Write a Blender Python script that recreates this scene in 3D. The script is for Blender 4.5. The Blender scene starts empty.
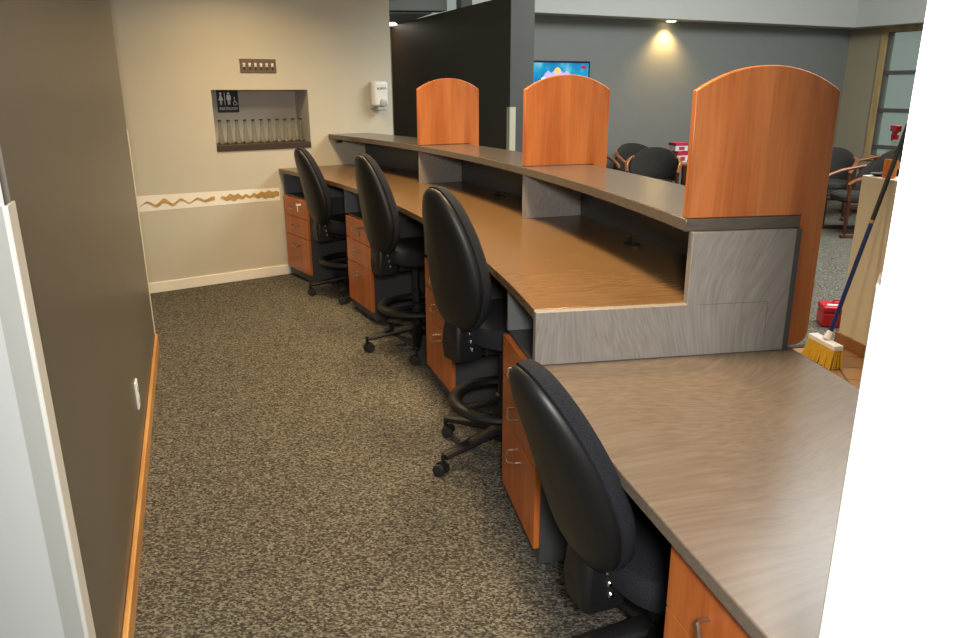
import bpy, bmesh, math, random
from mathutils import Vector, Matrix
random.seed(7)
scene = bpy.context.scene
COL = scene.collection
PI = math.pi
CX, CY = -9.183, 0.492            # centre of the arc the reception desk follows


def R(d):
    return math.radians(d)


def pol(r, ph):
    return (CX + r * math.cos(R(ph)), CY + r * math.sin(R(ph)))


# ------------------------------------------------------------------ materials
class NT:
    def __init__(self, name):
        self.m = bpy.data.materials.new(name)
        self.m.use_nodes = True
        self.t = self.m.node_tree
        self.b = self.t.nodes['Principled BSDF']

    def n(self, kind, **kw):
        nd = self.t.nodes.new(kind)
        for k, v in kw.items():
            setattr(nd, k, v)
        return nd

    def l(self, a, b):
        self.t.links.new(a, b)

    def coords(self, scale=(1, 1, 1), rot=(0, 0, 0)):
        tc = self.n('ShaderNodeTexCoord')
        mp = self.n('ShaderNodeMapping')
        mp.inputs['Scale'].default_value = scale
        mp.inputs['Rotation'].default_value = rot
        self.l(tc.outputs['Object'], mp.inputs['Vector'])
        return mp.outputs['Vector']

    def ramp(self, fac, stops):
        r = self.n('ShaderNodeValToRGB')
        e = r.color_ramp.elements
        while len(e) < len(stops):
            e.new(0.5)
        for el, (p, c) in zip(e, stops):
            el.position = p
            el.color = (*c, 1)
        self.l(fac, r.inputs['Fac'])
        return r.outputs['Color']

    def bump(self, h, strength=0.2, dist=0.002):
        b = self.n('ShaderNodeBump')
        b.inputs['Strength'].default_value = strength
        b.inputs['Distance'].default_value = dist
        self.l(h, b.inputs['Height'])
        self.l(b.outputs['Normal'], self.b.inputs['Normal'])


def plain(name, col, rough=0.5, metal=0.0, noise=0.04, bump=0.0, scale=40, spec=0.5):
    k = NT(name)
    k.b.inputs['Roughness'].default_value = rough
    k.b.inputs['Metallic'].default_value = metal
    k.b.inputs['Specular IOR Level'].default_value = spec
    v = k.coords()
    nz = k.n('ShaderNodeTexNoise')
    nz.inputs['Scale'].default_value = scale
    nz.inputs['Detail'].default_value = 4
    k.l(v, nz.inputs['Vector'])
    a = tuple(max(0, c * (1 - noise)) for c in col)
    b = tuple(min(1, c * (1 + noise)) for c in col)
    k.l(k.ramp(nz.outputs['Fac'], [(0.3, a), (0.7, b)]), k.b.inputs['Base Color'])
    if bump:
        k.bump(nz.outputs['Fac'], bump)
    return k.m


def laminate(name, dark, light, rough=0.28, rot=(0, 0, 0), stretch=(1.6, 75, 75)):
    """driftwood laminate: fine grain lines that wander slowly"""
    k = NT(name)
    k.b.inputs['Roughness'].default_value = rough
    tc = k.n('ShaderNodeTexCoord')
    big = k.n('ShaderNodeTexNoise')
    big.inputs['Scale'].default_value = 0.9
    big.inputs['Detail'].default_value = 1
    k.l(tc.outputs['Object'], big.inputs['Vector'])
    sc = k.n('ShaderNodeVectorMath', operation='SCALE')
    sc.inputs['Scale'].default_value = 0.8
    k.l(big.outputs['Color'], sc.inputs[0])
    ad = k.n('ShaderNodeVectorMath', operation='ADD')
    k.l(tc.outputs['Object'], ad.inputs[0])
    k.l(sc.outputs[0], ad.inputs[1])
    mr = k.n('ShaderNodeMapping')
    mr.inputs['Rotation'].default_value = rot
    k.l(ad.outputs[0], mr.inputs['Vector'])
    mp = k.n('ShaderNodeMapping')
    mp.inputs['Scale'].default_value = stretch
    k.l(mr.outputs[0], mp.inputs['Vector'])
    f = k.n('ShaderNodeTexNoise')
    f.inputs['Scale'].default_value = 1.0
    f.inputs['Detail'].default_value = 3
    f.inputs['Roughness'].default_value = 0.5
    k.l(mp.outputs[0], f.inputs['Vector'])
    k.l(k.ramp(f.outputs['Fac'], [(0.18, dark), (0.82, light)]), k.b.inputs['Base Color'])
    return k.m


def cherry(name, dark, light, rough=0.35, stretch=(14, 14, 1.1)):
    k = NT(name)
    k.b.inputs['Roughness'].default_value = rough
    v = k.coords(stretch)
    n1 = k.n('ShaderNodeTexNoise')
    n1.inputs['Scale'].default_value = 1.0
    n1.inputs['Detail'].default_value = 5
    n1.inputs['Roughness'].default_value = 0.55
    n1.inputs['Distortion'].default_value = 0.6
    k.l(v, n1.inputs['Vector'])
    v2 = k.coords((130, 130, 6))
    n2 = k.n('ShaderNodeTexNoise')
    n2.inputs['Scale'].default_value = 1
    n2.inputs['Detail'].default_value = 2
    k.l(v2, n2.inputs['Vector'])
    m = k.n('ShaderNodeMath', operation='MULTIPLY_ADD')
    m.inputs[1].default_value = 0.3
    k.l(n2.outputs['Fac'], m.inputs[0])
    k.l(n1.outputs['Fac'], m.inputs[2])
    k.l(k.ramp(m.outputs[0], [(0.45, dark), (0.85, light)]), k.b.inputs['Base Color'])
    return k.m


def carpet(name, cols, rough=0.95):
    k = NT(name)
    k.b.inputs['Roughness'].default_value = rough
    k.b.inputs['Specular IOR Level'].default_value = 0.1
    v = k.coords((125, 210, 1), (0, 0, R(24)))
    vo = k.n('ShaderNodeTexVoronoi', feature='F1')
    vo.inputs['Scale'].default_value = 1.0
    k.l(v, vo.inputs['Vector'])
    sep = k.n('ShaderNodeSeparateColor')
    k.l(vo.outputs['Color'], sep.inputs[0])
    nz = k.n('ShaderNodeTexNoise')
    nz.inputs['Scale'].default_value = 75
    nz.inputs['Detail'].default_value = 4
    k.l(k.coords(), nz.inputs['Vector'])
    m = k.n('ShaderNodeMath', operation='MULTIPLY_ADD')
    m.inputs[1].default_value = 0.7
    k.l(sep.outputs[0], m.inputs[0])
    m0 = k.n('ShaderNodeMath', operation='MULTIPLY')
    m0.inputs[1].default_value = 0.45
    k.l(nz.outputs['Fac'], m0.inputs[0])
    k.l(m0.outputs[0], m.inputs[2])
    k.l(k.ramp(m.outputs[0], cols), k.b.inputs['Base Color'])
    inv = k.n('ShaderNodeMath', operation='SUBTRACT')
    inv.inputs[0].default_value = 1
    k.l(vo.outputs['Distance'], inv.inputs[1])
    k.bump(inv.outputs[0], 0.6, 0.004)
    return k.m


def fabric(name, a, b, scale=500, rough=0.9, bump=0.3):
    k = NT(name)
    k.b.inputs['Roughness'].default_value = rough
    k.b.inputs['Specular IOR Level'].default_value = 0.2
    v = k.coords()
    nz = k.n('ShaderNodeTexNoise')
    nz.inputs['Scale'].default_value = scale
    nz.inputs['Detail'].default_value = 2
    k.l(v, nz.inputs['Vector'])
    k.l(k.ramp(nz.outputs['Fac'], [(0.35, a), (0.7, b)]), k.b.inputs['Base Color'])
    k.bump(nz.outputs['Fac'], bump, 0.0015)
    return k.m


def emit(name, col, s):
    k = NT(name)
    k.b.inputs['Base Color'].default_value = (*col, 1)
    k.b.inputs['Emission Color'].default_value = (*col, 1)
    k.b.inputs['Emission Strength'].default_value = s
    return k.m


def glass(name, col, rough=0.05, mixf=0.75):
    k = NT(name)
    k.b.inputs['Base Color'].default_value = (*col, 1)
    k.b.inputs['Roughness'].default_value = rough
    tr = k.n('ShaderNodeBsdfTransparent')
    tr.inputs['Color'].default_value = (*(col if max(col) > 0.5 else (0.94, 0.95, 0.93)), 1)
    mx = k.n('ShaderNodeMixShader')
    mx.inputs[0].default_value = mixf
    k.l(k.b.outputs[0], mx.inputs[1])
    k.l(tr.outputs[0], mx.inputs[2])
    k.l(mx.outputs[0], k.t.nodes['Material Output'].inputs['Surface'])
    return k.m


M = {}
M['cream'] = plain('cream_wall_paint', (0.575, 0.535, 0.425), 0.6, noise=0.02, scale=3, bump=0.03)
M['cream_fresh'] = plain('cream_wall_patch_paint', (0.90, 0.86, 0.74), 0.6, noise=0.02, scale=6)
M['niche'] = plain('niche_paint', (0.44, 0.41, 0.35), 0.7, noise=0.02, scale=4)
M['white'] = plain('white_wall_paint', (0.83, 0.84, 0.84), 0.6, noise=0.01, scale=4)
M['guard'] = plain('corner_guard_vinyl', (0.62, 0.62, 0.59), 0.4, noise=0.01)
M['guard_cream'] = plain('cream_corner_guard_vinyl', (0.70, 0.66, 0.52), 0.4, noise=0.01)
M['dark'] = plain('dark_olive_wall_paint', (0.112, 0.102, 0.082), 0.38, noise=0.03, scale=5, bump=0.03)
M['accent'] = plain('dark_brown_accent_paint', (0.052, 0.028, 0.011), 0.5, noise=0.03, scale=5)
M['grey'] = plain('grey_waiting_room_paint', (0.215, 0.222, 0.212), 0.55, noise=0.02, scale=5)
M['end_grey'] = plain('dark_grey_end_face', (0.105, 0.107, 0.102), 0.55, noise=0.02, scale=5)  # own grey for the accent wall's end face, darker than the back wall
M['tan'] = plain('tan_waiting_room_paint', (0.36, 0.31, 0.22), 0.6, noise=0.02, scale=5)
M['soffit'] = plain('pale_bulkhead_paint', (0.55, 0.56, 0.54), 0.7, noise=0.01, scale=4)
M['ceiling'] = plain('ceiling_paint', (0.78, 0.77, 0.73), 0.8, noise=0.01, scale=4)
M['carpet'] = carpet('speckled_loop_carpet', [(0.22, (0.028, 0.0262, 0.024)), (0.48, (0.069, 0.064, 0.052)),
                                              (0.70, (0.138, 0.128, 0.101)), (0.9, (0.235, 0.222, 0.185))])
M['tile'] = None
M['lam_top'] = laminate('worktop_laminate', (0.120, 0.066, 0.029), (0.190, 0.114, 0.054), 0.27, (0, 0, R(-20)))  # grey-taupe laminate with some warm lamplight put into its colour
M['lam_low'] = laminate('low_worktop_laminate', (0.130, 0.100, 0.076), (0.198, 0.158, 0.124), 0.27, (0, 0, R(-25)))
M['lam_trans'] = laminate('raised_counter_laminate', (0.070, 0.056, 0.044), (0.125, 0.102, 0.082), 0.22, (0, 0, R(-20)))
M['lam_grey'] = laminate('grey_driftwood_laminate', (0.185, 0.165, 0.148), (0.300, 0.275, 0.250), 0.5, (0, 0, 0), (110, 110, 4))
M['cherry'] = cherry('cherry_wood_laminate', (0.37, 0.098, 0.020), (0.56, 0.190, 0.052))
M['cherry_front'] = cherry('cherry_drawer_laminate', (0.40, 0.088, 0.014), (0.58, 0.165, 0.034))
M['oak'] = cherry('oak_baseboard_wood', (0.46, 0.22, 0.06), (0.62, 0.34, 0.12), 0.35, (3, 3, 14))
M['char'] = plain('charcoal_laminate', (0.062, 0.063, 0.066), 0.45, noise=0.05, scale=200)
M['char_light'] = plain('grey_laminate_lining', (0.13, 0.135, 0.14), 0.5, noise=0.04, scale=100)
M['plastic'] = plain('black_moulded_plastic', (0.009, 0.009, 0.009), 0.42, noise=0.1, scale=300, bump=0.06, spec=0.35)
M['plastic_matte'] = plain('black_matte_plastic', (0.010, 0.010, 0.011), 0.5, noise=0.1, scale=200, spec=0.35)
M['rubber'] = plain('black_rubber', (0.016, 0.016, 0.016), 0.6)
M['fabric'] = fabric('black_woven_fabric', (0.007, 0.0075, 0.010), (0.030, 0.032, 0.040))
M['grey_fabric'] = fabric('dark_grey_upholstery', (0.028, 0.025, 0.023), (0.062, 0.056, 0.051), 120)
M['nickel'] = plain('brushed_nickel', (0.42, 0.38, 0.33), 0.32, 0.95)
M['chrome'] = plain('bright_chrome', (0.8, 0.8, 0.8), 0.15, 1.0)
M['bronze'] = plain('bronze_plate', (0.22, 0.16, 0.09), 0.4, 0.6)
M['sill'] = plain('dark_brown_sill', (0.055, 0.036, 0.028), 0.4)
M['white_plastic'] = plain('white_plastic', (0.82, 0.82, 0.80), 0.35, noise=0.01)
M['grey_plastic'] = plain('grey_plastic', (0.45, 0.46, 0.45), 0.35, noise=0.01)
M['navy'] = plain('navy_sign_plastic', (0.010, 0.016, 0.045), 0.4)
M['clear'] = glass('clear_glass', (0.30, 0.31, 0.29), 0.06, 0.88)
M['glue'] = plain('brown_dried_adhesive', (0.48, 0.30, 0.10), 0.6, noise=0.2, scale=30)
M['dkwood'] = cherry('dark_mahogany_frame', (0.035, 0.012, 0.006), (0.10, 0.036, 0.016), 0.3, (6, 6, 6))
M['armwood'] = cherry('warm_wood_arms', (0.19, 0.058, 0.018), (0.34, 0.125, 0.045), 0.28, (8, 8, 8))
M['red'] = plain('red_plastic', (0.45, 0.010, 0.018), 0.35)
M['boxred'] = plain('red_card', (0.50, 0.030, 0.07), 0.5)
M['boxwhite'] = plain('white_card', (0.80, 0.72, 0.72), 0.5)
M['blue'] = plain('blue_enamelled_handle', (0.012, 0.028, 0.16), 0.3)
M['navyblack'] = plain('dark_handle_grip', (0.010, 0.011, 0.016), 0.4)
M['orange_liq'] = glass('orange_cleaner', (0.95, 0.36, 0.03), 0.1, 0.45)
M['straw'] = plain('yellow_bristles', (0.62, 0.40, 0.03), 0.8, noise=0.25, scale=160, bump=0.8)
M['half'] = plain('beige_half_wall_paint', (0.66, 0.60, 0.47), 0.6, noise=0.02, scale=5)
M['base_wood'] = cherry('brown_base_wood', (0.22, 0.09, 0.03), (0.36, 0.16, 0.06), 0.4, (3, 3, 14))
M['frame_wood'] = cherry('window_frame_wood', (0.42, 0.28, 0.12), (0.58, 0.42, 0.20), 0.4, (12, 12, 2))
M['mullion'] = plain('dark_window_bar', (0.12, 0.11, 0.10), 0.4)
M['pane'] = glass('window_pane_glass', (0.80, 0.85, 0.82), 0.02, 0.9)
M['bezel'] = plain('blue_black_bezel', (0.006, 0.010, 0.05), 0.25)
M['lamp'] = emit('downlight_lens', (1.0, 0.78, 0.42), 14)
M['panel_light'] = emit('ceiling_panel_light', (1.0, 0.95, 0.78), 3.0)
M['vent'] = plain('black_vent_metal', (0.012, 0.012, 0.012), 0.5)


def mk_tile():
    k = NT('brown_floor_tile')
    k.b.inputs['Roughness'].default_value = 0.4
    v = k.coords((1, 1, 1), (0, 0, R(12)))
    br = k.n('ShaderNodeTexBrick')
    br.offset = 0
    br.inputs['Scale'].default_value = 1
    br.inputs['Brick Width'].default_value = 0.2
    br.inputs['Row Height'].default_value = 0.2
    br.inputs['Mortar Size'].default_value = 0.006
    br.inputs['Color1'].default_value = (0.30, 0.155, 0.065, 1)
    br.inputs['Color2'].default_value = (0.36, 0.19, 0.085, 1)
    br.inputs['Mortar'].default_value = (0.09, 0.065, 0.045, 1)
    k.l(v, br.inputs['Vector'])
    k.l(br.outputs['Color'], k.b.inputs['Base Color'])
    return k.m


M['tile'] = mk_tile()


def mk_screen():
    k = NT('television_screen')
    v = k.coords((5, 5, 5))
    nz = k.n('ShaderNodeTexNoise')
    nz.inputs['Scale'].default_value = 0.8
    nz.inputs['Detail'].default_value = 3
    k.l(v, nz.inputs['Vector'])
    c = k.ramp(nz.outputs['Fac'], [(0.3, (0.0, 0.20, 0.62)), (0.5, (0.0, 0.46, 0.80)), (0.66, (0.25, 0.80, 0.95))])
    k.l(c, k.b.inputs['Emission Color'])
    k.b.inputs['Emission Strength'].default_value = 0.75
    k.b.inputs['Base Color'].default_value = (0.01, 0.01, 0.02, 1)
    k.b.inputs['Roughness'].default_value = 0.2
    return k.m


M['screen'] = mk_screen()


# ------------------------------------------------------------------ mesh builder
class MB:
    def __init__(self):
        self.v, self.f = [], []

    def add(self, vs, fs):
        o = len(self.v)
        self.v += [tuple(p) for p in vs]
        self.f += [tuple(i + o for i in f) for f in fs]
        return self

    def box(self, x0, x1, y0, y1, z0, z1, mat=None):
        vs = [(x, y, z) for z in (z0, z1) for y in (y0, y1) for x in (x0, x1)]
        if mat is not None:
            vs = [mat @ Vector(p) for p in vs]
        return self.add(vs, [(0, 2, 3, 1), (4, 5, 7, 6), (0, 1, 5, 4), (2, 6, 7, 3), (0, 4, 6, 2), (1, 3, 7, 5)])

    def prism(self, poly, z0, z1, mat=None):
        n = len(poly)
        vs = [(x, y, z0) for x, y in poly] + [(x, y, z1) for x, y in poly]
        if mat is not None:
            vs = [mat @ Vector(p) for p in vs]
        fs = [tuple(reversed(range(n))), tuple(range(n, 2 * n))]
        fs += [(i, (i + 1) % n, n + (i + 1) % n, n + i) for i in range(n)]
        return self.add(vs, fs)

    def tube(self, pts, r, n=10, closed=False, flat=1.0):
        """tube along pts; r a number or one per point; flat scales the second axis"""
        P = [Vector(p) for p in pts]
        m = len(P)
        rs = r if isinstance(r, (list, tuple)) else [r] * m
        rings = []
        up = None
        for i in range(m):
            if closed:
                d = P[(i + 1) % m] - P[i - 1]
            else:
                d = P[min(i + 1, m - 1)] - P[max(i - 1, 0)]
            d.normalize()
            if up is None:
                up = Vector((0, 0, 1)) if abs(d.z) < 0.9 else Vector((1, 0, 0))
            a = d.cross(up)
            if a.length < 1e-5:
                a = d.orthogonal()
            a.normalize()
            b = a.cross(d).normalized()
            up = b
            rings.append([P[i] + a * rs[i] * math.cos(2 * PI * k / n) + b * rs[i] * flat * math.sin(2 * PI * k / n)
                          for k in range(n)])
        vs = [p for ring in rings for p in ring]
        fs = []
        for i in range(m if closed else m - 1):
            j = (i + 1) % m
            for k in range(n):
                k2 = (k + 1) % n
                fs.append((i * n + k, i * n + k2, j * n + k2, j * n + k))
        if not closed:
            fs.append(tuple(reversed(range(n))))
            fs.append(tuple((m - 1) * n + k for k in range(n)))
        return self.add(vs, fs)

    def lathe(self, prof, n=24, mat=None):
        vs, fs = [], []
        for r, z in prof:
            for k in range(n):
                vs.append((r * math.cos(2 * PI * k / n), r * math.sin(2 * PI * k / n), z))
        if mat is not None:
            vs = [mat @ Vector(p) for p in vs]
        m = len(prof)
        for i in range(m - 1):
            for k in range(n):
                k2 = (k + 1) % n
                fs.append((i * n + k, i * n + k2, (i + 1) * n + k2, (i + 1) * n + k))
        fs.append(tuple(reversed(range(n))))
        fs.append(tuple((m - 1) * n + k for k in range(n)))
        return self.add(vs, fs)

    def arc(self, r0, r1, p0, p1, z0, z1, n=40):
        """slab following the desk arc; p1 may be a function of the radius"""
        f1 = p1 if callable(p1) else (lambda r: p1)
        vs = []
        for i in range(n + 1):
            t = i / n
            for r in (r0, r1):
                ph = p0 + (f1(r) - p0) * t
                x, y = pol(r, ph)
                vs += [(x, y, z0), (x, y, z1)]
        fs = []
        for i in range(n):
            a, b = i * 4, i * 4 + 4
            fs += [(a + 1, a + 3, b + 3, b + 1), (a, b, b + 2, a + 2), (a, a + 1, b + 1, b), (a + 2, b + 2, b + 3, a + 3)]
        fs += [(0, 2, 3, 1), (n * 4, n * 4 + 1, n * 4 + 3, n * 4 + 2)]
        return self.add(vs, fs)

    def shift(self, loc):
        lx, ly, lz = loc
        self.v = [(x - lx, y - ly, z - lz) for x, y, z in self.v]
        return self

    def mesh(self, name, mat, smooth=35):
        me = bpy.data.meshes.new(name)
        me.from_pydata(self.v, [], self.f)
        bm = bmesh.new()
        bm.from_mesh(me)
        bmesh.ops.recalc_face_normals(bm, faces=bm.faces)
        bm.to_mesh(me)
        bm.free()
        if smooth:
            me.shade_smooth()
            me.set_sharp_from_angle(angle=R(smooth))
        me.materials.append(mat)
        return me

    def build(self, name, mat, parent=None, bevel=0, loc=None, rz=0, smooth=35, seg=2, sub=0):
        o = bpy.data.objects.new(name, self.mesh(name, mat, smooth))
        COL.objects.link(o)
        if parent:
            o.parent = parent
        if loc:
            o.location = loc
        if rz:
            o.rotation_euler.z = rz
        if bevel:
            b = o.modifiers.new('bevel', 'BEVEL')
            b.width = bevel
            b.segments = seg
            b.limit_method = 'ANGLE'
            b.angle_limit = R(40)
        if sub:
            s = o.modifiers.new('subsurf', 'SUBSURF')
            s.levels = s.render_levels = sub
        return o


def tag(o, label=None, cat=None, group=None, kind=None):
    for k, v in (('label', label), ('category', cat), ('group', group), ('kind', kind)):
        if v:
            o[k] = v
    return o


def empty(name, loc, rz=0.0):
    o = bpy.data.objects.new(name, None)
    COL.objects.link(o)
    o.location = loc
    o.rotation_euler = (0, 0, rz)
    o.empty_display_size = 0.1
    return o


def copy_tree(o, parent=None):
    c = o.copy()
    COL.objects.link(c)
    if parent:
        c.parent = parent
        c.matrix_parent_inverse = o.matrix_parent_inverse
    for ch in list(o.children):
        copy_tree(ch, c)
    return c


def T(x, y, z, rz=0, rx=0, ry=0):
    return Matrix.Translation((x, y, z)) @ Matrix.Rotation(rz, 4, 'Z') @ Matrix.Rotation(ry, 4, 'Y') @ Matrix.Rotation(rx, 4, 'X')


# ------------------------------------------------------------------ frame of the far cream wall
WA = R(35)
W0 = Vector((*pol(9.5, 38.0), 0))
WU = Vector((math.cos(WA), math.sin(WA), 0))
WN = Vector((-math.sin(WA), math.cos(WA), 0))          # pointing behind the wall


def wall_phi(r, back=0.004):
    """angle at which the arc of radius r meets the far wall"""
    lo, hi = 30.0, 46.0
    for _ in range(50):
        mid = (lo + hi) / 2
        x, y = pol(r, mid)
        if (Vector((x, y, 0)) - W0).dot(WN) > -back:
            hi = mid
        else:
            lo = mid
    return lo


def wl(s, d, z):
    p = W0 + WU * s + WN * d
    return (p.x, p.y, z)


# ------------------------------------------------------------------ the setting
fl = MB().box(-6, 9, -3, 15, -0.1, 0).build('floor', M['carpet'], smooth=0)
tag(fl, kind='structure')

# half wall and tile in front of it
HW0 = Vector((2.27, 4.46, 0))
HWD = Vector((0.19, -0.98, 0)).normalized()
hwa = math.atan2(HWD.y, HWD.x)
tile_poly = [(1.36, 1.55), (2.80, 1.75), (2.262, 4.43), (1.70, 4.32), (1.30, 4.26), (1.40, 3.2)]
tag(MB().prism(tile_poly, 0.0005, 0.006).build('floor_tile', M['tile'], smooth=0), kind='structure')
thr = [(1.95, 4.375), (2.262, 4.435), (2.225, 4.62), (1.93, 4.56)]
tag(MB().prism([(1.30, 4.262), (2.262, 4.432), (2.255, 4.475), (1.295, 4.30)], 0.0005, 0.009).build('trim_8', M['vent'], smooth=0), kind='structure')

# far wall with the pass-through niche
n0, n1, nz0, nz1, nd = -0.492, 0.306, 1.073, 1.545, 0.28
s0, s1, wh = -3.2, 1.105, 2.75
f = MB()
f.box(s0, n0, 0, 0.12, 0, wh).box(n1, s1, 0, 0.12, 0, wh).box(n0, n1, 0, 0.12, 0, nz0).box(n0, n1, 0, 0.12, nz1, wh)
wf = f.build('wall_far', M['cream'], loc=tuple(W0), rz=WA, smooth=0)
tag(wf, kind='structure')
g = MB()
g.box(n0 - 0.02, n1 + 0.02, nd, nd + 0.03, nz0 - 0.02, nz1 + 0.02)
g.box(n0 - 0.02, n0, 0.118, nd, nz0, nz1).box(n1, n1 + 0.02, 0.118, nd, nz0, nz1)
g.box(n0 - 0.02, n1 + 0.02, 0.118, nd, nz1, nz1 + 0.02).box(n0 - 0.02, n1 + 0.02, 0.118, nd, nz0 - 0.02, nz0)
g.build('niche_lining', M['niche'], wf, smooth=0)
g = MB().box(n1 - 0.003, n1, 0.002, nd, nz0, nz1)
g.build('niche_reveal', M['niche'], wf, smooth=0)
# unpainted band left where a rail was torn off, and two patches of its dried adhesive
g = MB().prism([(-1.25, 0.648), (-0.006, 0.648), (-0.006, 0.752), (-1.25, 0.772)], 0, 0.0015, Matrix.Rotation(PI / 2, 4, 'X'))
g.build('unpainted_band', M['cream_fresh'], wf, smooth=0)


def wavy(x0, x1, zc, amp, th, k, ph, taper):
    top, bot = [], []
    n = 60
    for i in range(n + 1):
        t = i / n
        x = x0 + (x1 - x0) * t
        w = amp * math.sin(k * t * 2 * PI + ph) * (0.5 + 0.5 * math.sin(3.1 * t + 0.4))
        e = th * (0.35 + 0.65 * min(1, (t if taper > 0 else 1 - t) * 5)) * (0.8 + 0.35 * math.sin(9 * t + ph))
        top.append((x, zc + w + e))
        bot.append((x, zc + w * 0.8 - e))
    return bot + top[::-1]


for args in ((-1.12, -0.55, 0.702, 0.020, 0.013, 4.5, -1.2, 1), (-0.50, -0.012, 0.702, 0.009, 0.025, 7.5, 0.6, 1)):
    MB().prism(wavy(*args), 0.0012, 0.004, Matrix.Rotation(PI / 2, 4, 'X')).build('dried_adhesive', M['glue'], wf, smooth=0)
g = MB().box(n0 + 0.001, n1 - 0.004, -0.012, nd - 0.002, nz0 + 0.001, 1.122)
o = g.build('trim_1', M['sill'], bevel=0.003, loc=tuple(W0), rz=WA)
tag(o, kind='structure')
o = MB().box(s0, 0.035, -0.014, -0.0005, 0, 0.085).build('baseboard_far', M['cream_fresh'], bevel=0.004, loc=tuple(W0), rz=WA)
tag(o, kind='structure')

# dark wall along the aisle on the left
LE = Vector((-2.056, 4.453, 0))                # its far end
LD = Vector((math.cos(R(-69)), math.sin(R(-69)), 0))
LL = 3.322                                     # length to the near corner
lz = R(-69)
o = MB().box(0, LL - 0.054, -0.05, 0, 0, 2.75).build('wall_left', M['dark'], loc=tuple(LE), rz=lz, smooth=0)
tag(o, kind='structure')
# local +y of this frame points into the aisle
o = MB().box(0.03, LL - 0.075, 0.0005, 0.018, 0, 0.085).build('baseboard_left', M['oak'], bevel=0.004, loc=tuple(LE), rz=lz)
tag(o, kind='structure')
g = MB().box(-0.004, 0.045, 0.0003, 0.004, 0.0, 1.33).box(-0.0045, -0.0005, -0.05, 0.004, 0.0, 1.33)
tag(g.build('trim_2', M['guard_cream'], bevel=0.001, loc=tuple(LE), rz=lz), kind='structure')

# near wall with the opening the picture is taken through
ND = R(-24)
LC = Vector((-0.845, 1.319, 0))
RC = Vector((0.4222, 0.757, 0))
d = Vector((-math.cos(ND), -math.sin(ND), 0))
nb = Vector((0.5, 0.866, 0))


def poly_from(c, dirs):
    return [(c.x + a * u.x + b * v.x, c.y + a * u.y + b * v.y) for (a, u, b, v) in dirs]


lb = Vector((-0.93, -0.36, 0)) * -1
p = [LC, LC + d * 1.9, LC + d * 1.9 + Vector((0.06, 0.14, 0)), LC - LD * 0.16 + Vector((-0.15, -0.02, 0))]
pp = [(LC.x, LC.y), (LC.x + d.x * 1.9, LC.y + d.y * 1.9), (LC.x + d.x * 1.9 + 0.06, LC.y + d.y * 1.9 + 0.14), (LC.x - 0.16, LC.y + 0.22)]
tag(MB().prism(pp, 0, 2.75).build('wall_near_left', M['white'], smooth=0), kind='structure')
rd = Vector((math.cos(ND), math.sin(ND), 0))
q = RC + nb * 0.14
pp = [(RC.x, RC.y), (RC.x + rd.x * 1.9, RC.y + rd.y * 1.9), (q.x + rd.x * 1.9, q.y + rd.y * 1.9), (q.x, q.y)]
tag(MB().prism(pp, 0, 2.75).build('wall_near_right', M['white'], smooth=0), kind='structure')
# vinyl corner guards on both corners of the opening
g = MB()
fn = Vector((math.sin(ND), -math.cos(ND), 0))          # face normal towards the viewer
ln = Vector((0.93, 0.36, 0))


def guard(c, a, an, b, bn, w, z1):
    m = MB()
    t = 0.004
    for u, nrm in ((a, an), (b, bn)):
        q0 = c + nrm * 0.0004
        pts = [q0 - u * t * 0, q0 + u * w, q0 + u * w + nrm * t, q0 + nrm * t]
        m.prism([(v.x, v.y) for v in pts], 0, z1)
    pts = [c, c + an * t, c + an * t + bn * t, c + bn * t]
    m.prism([(v.x, v.y) for v in pts], 0, z1)
    return m


tag(guard(LC, d, fn, -LD, ln, 0.068, 1.36).build('trim_3', M['guard'], bevel=0.001), kind='structure')
tag(guard(RC, rd, fn, nb, Vector((-0.866, 0.5, 0)), 0.066, 1.36).build('trim_4', M['guard'], bevel=0.001), kind='structure')

# dark accent wall beyond the desk, its end face carries a corner guard
AA, AB = Vector((-1.32, 11.77, 0)), Vector((0.305, 8.0, 0))
ad = (AB - AA).normalized()
aa = math.atan2(ad.y, ad.x)
AL = (AB - AA).length
ae = Vector((0.98, 0.20, 0)).normalized() * 0.245
pp = [(AA.x, AA.y), (AB.x, AB.y), (AB.x + ae.x, AB.y + ae.y), (AA.x + ae.x, AA.y + ae.y)]
aw = MB().prism(pp, 0, 2.44).build('wall_accent', M['accent'], smooth=0)
tag(aw, kind='structure')
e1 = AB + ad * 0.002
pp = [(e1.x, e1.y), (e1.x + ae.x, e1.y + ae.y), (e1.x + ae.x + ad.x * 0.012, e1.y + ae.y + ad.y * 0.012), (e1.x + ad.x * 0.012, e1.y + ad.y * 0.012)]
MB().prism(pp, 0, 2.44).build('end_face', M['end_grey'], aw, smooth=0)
g = MB().box(0.0, 0.06, -0.004, 0.0, 0.02, 1.37)
o = g.build('trim_5', M['guard_cream'], bevel=0.001, loc=(e1.x + ad.x * 0.013, e1.y + ad.y * 0.013, 0), rz=math.atan2(ae.y, ae.x))
tag(o, kind='structure')
g = MB().box(-0.06, 0.0, -0.004, 0.0, 0.02, 1.37)
ad2 = Vector((ad.y, -ad.x, 0))
o = MB().box(-0.055, 0.014, -0.005, -0.001, 0.02, 1.37).build('trim_6', M['guard_cream'], loc=(e1.x, e1.y, 0), rz=aa)
tag(o, kind='structure')

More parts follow.
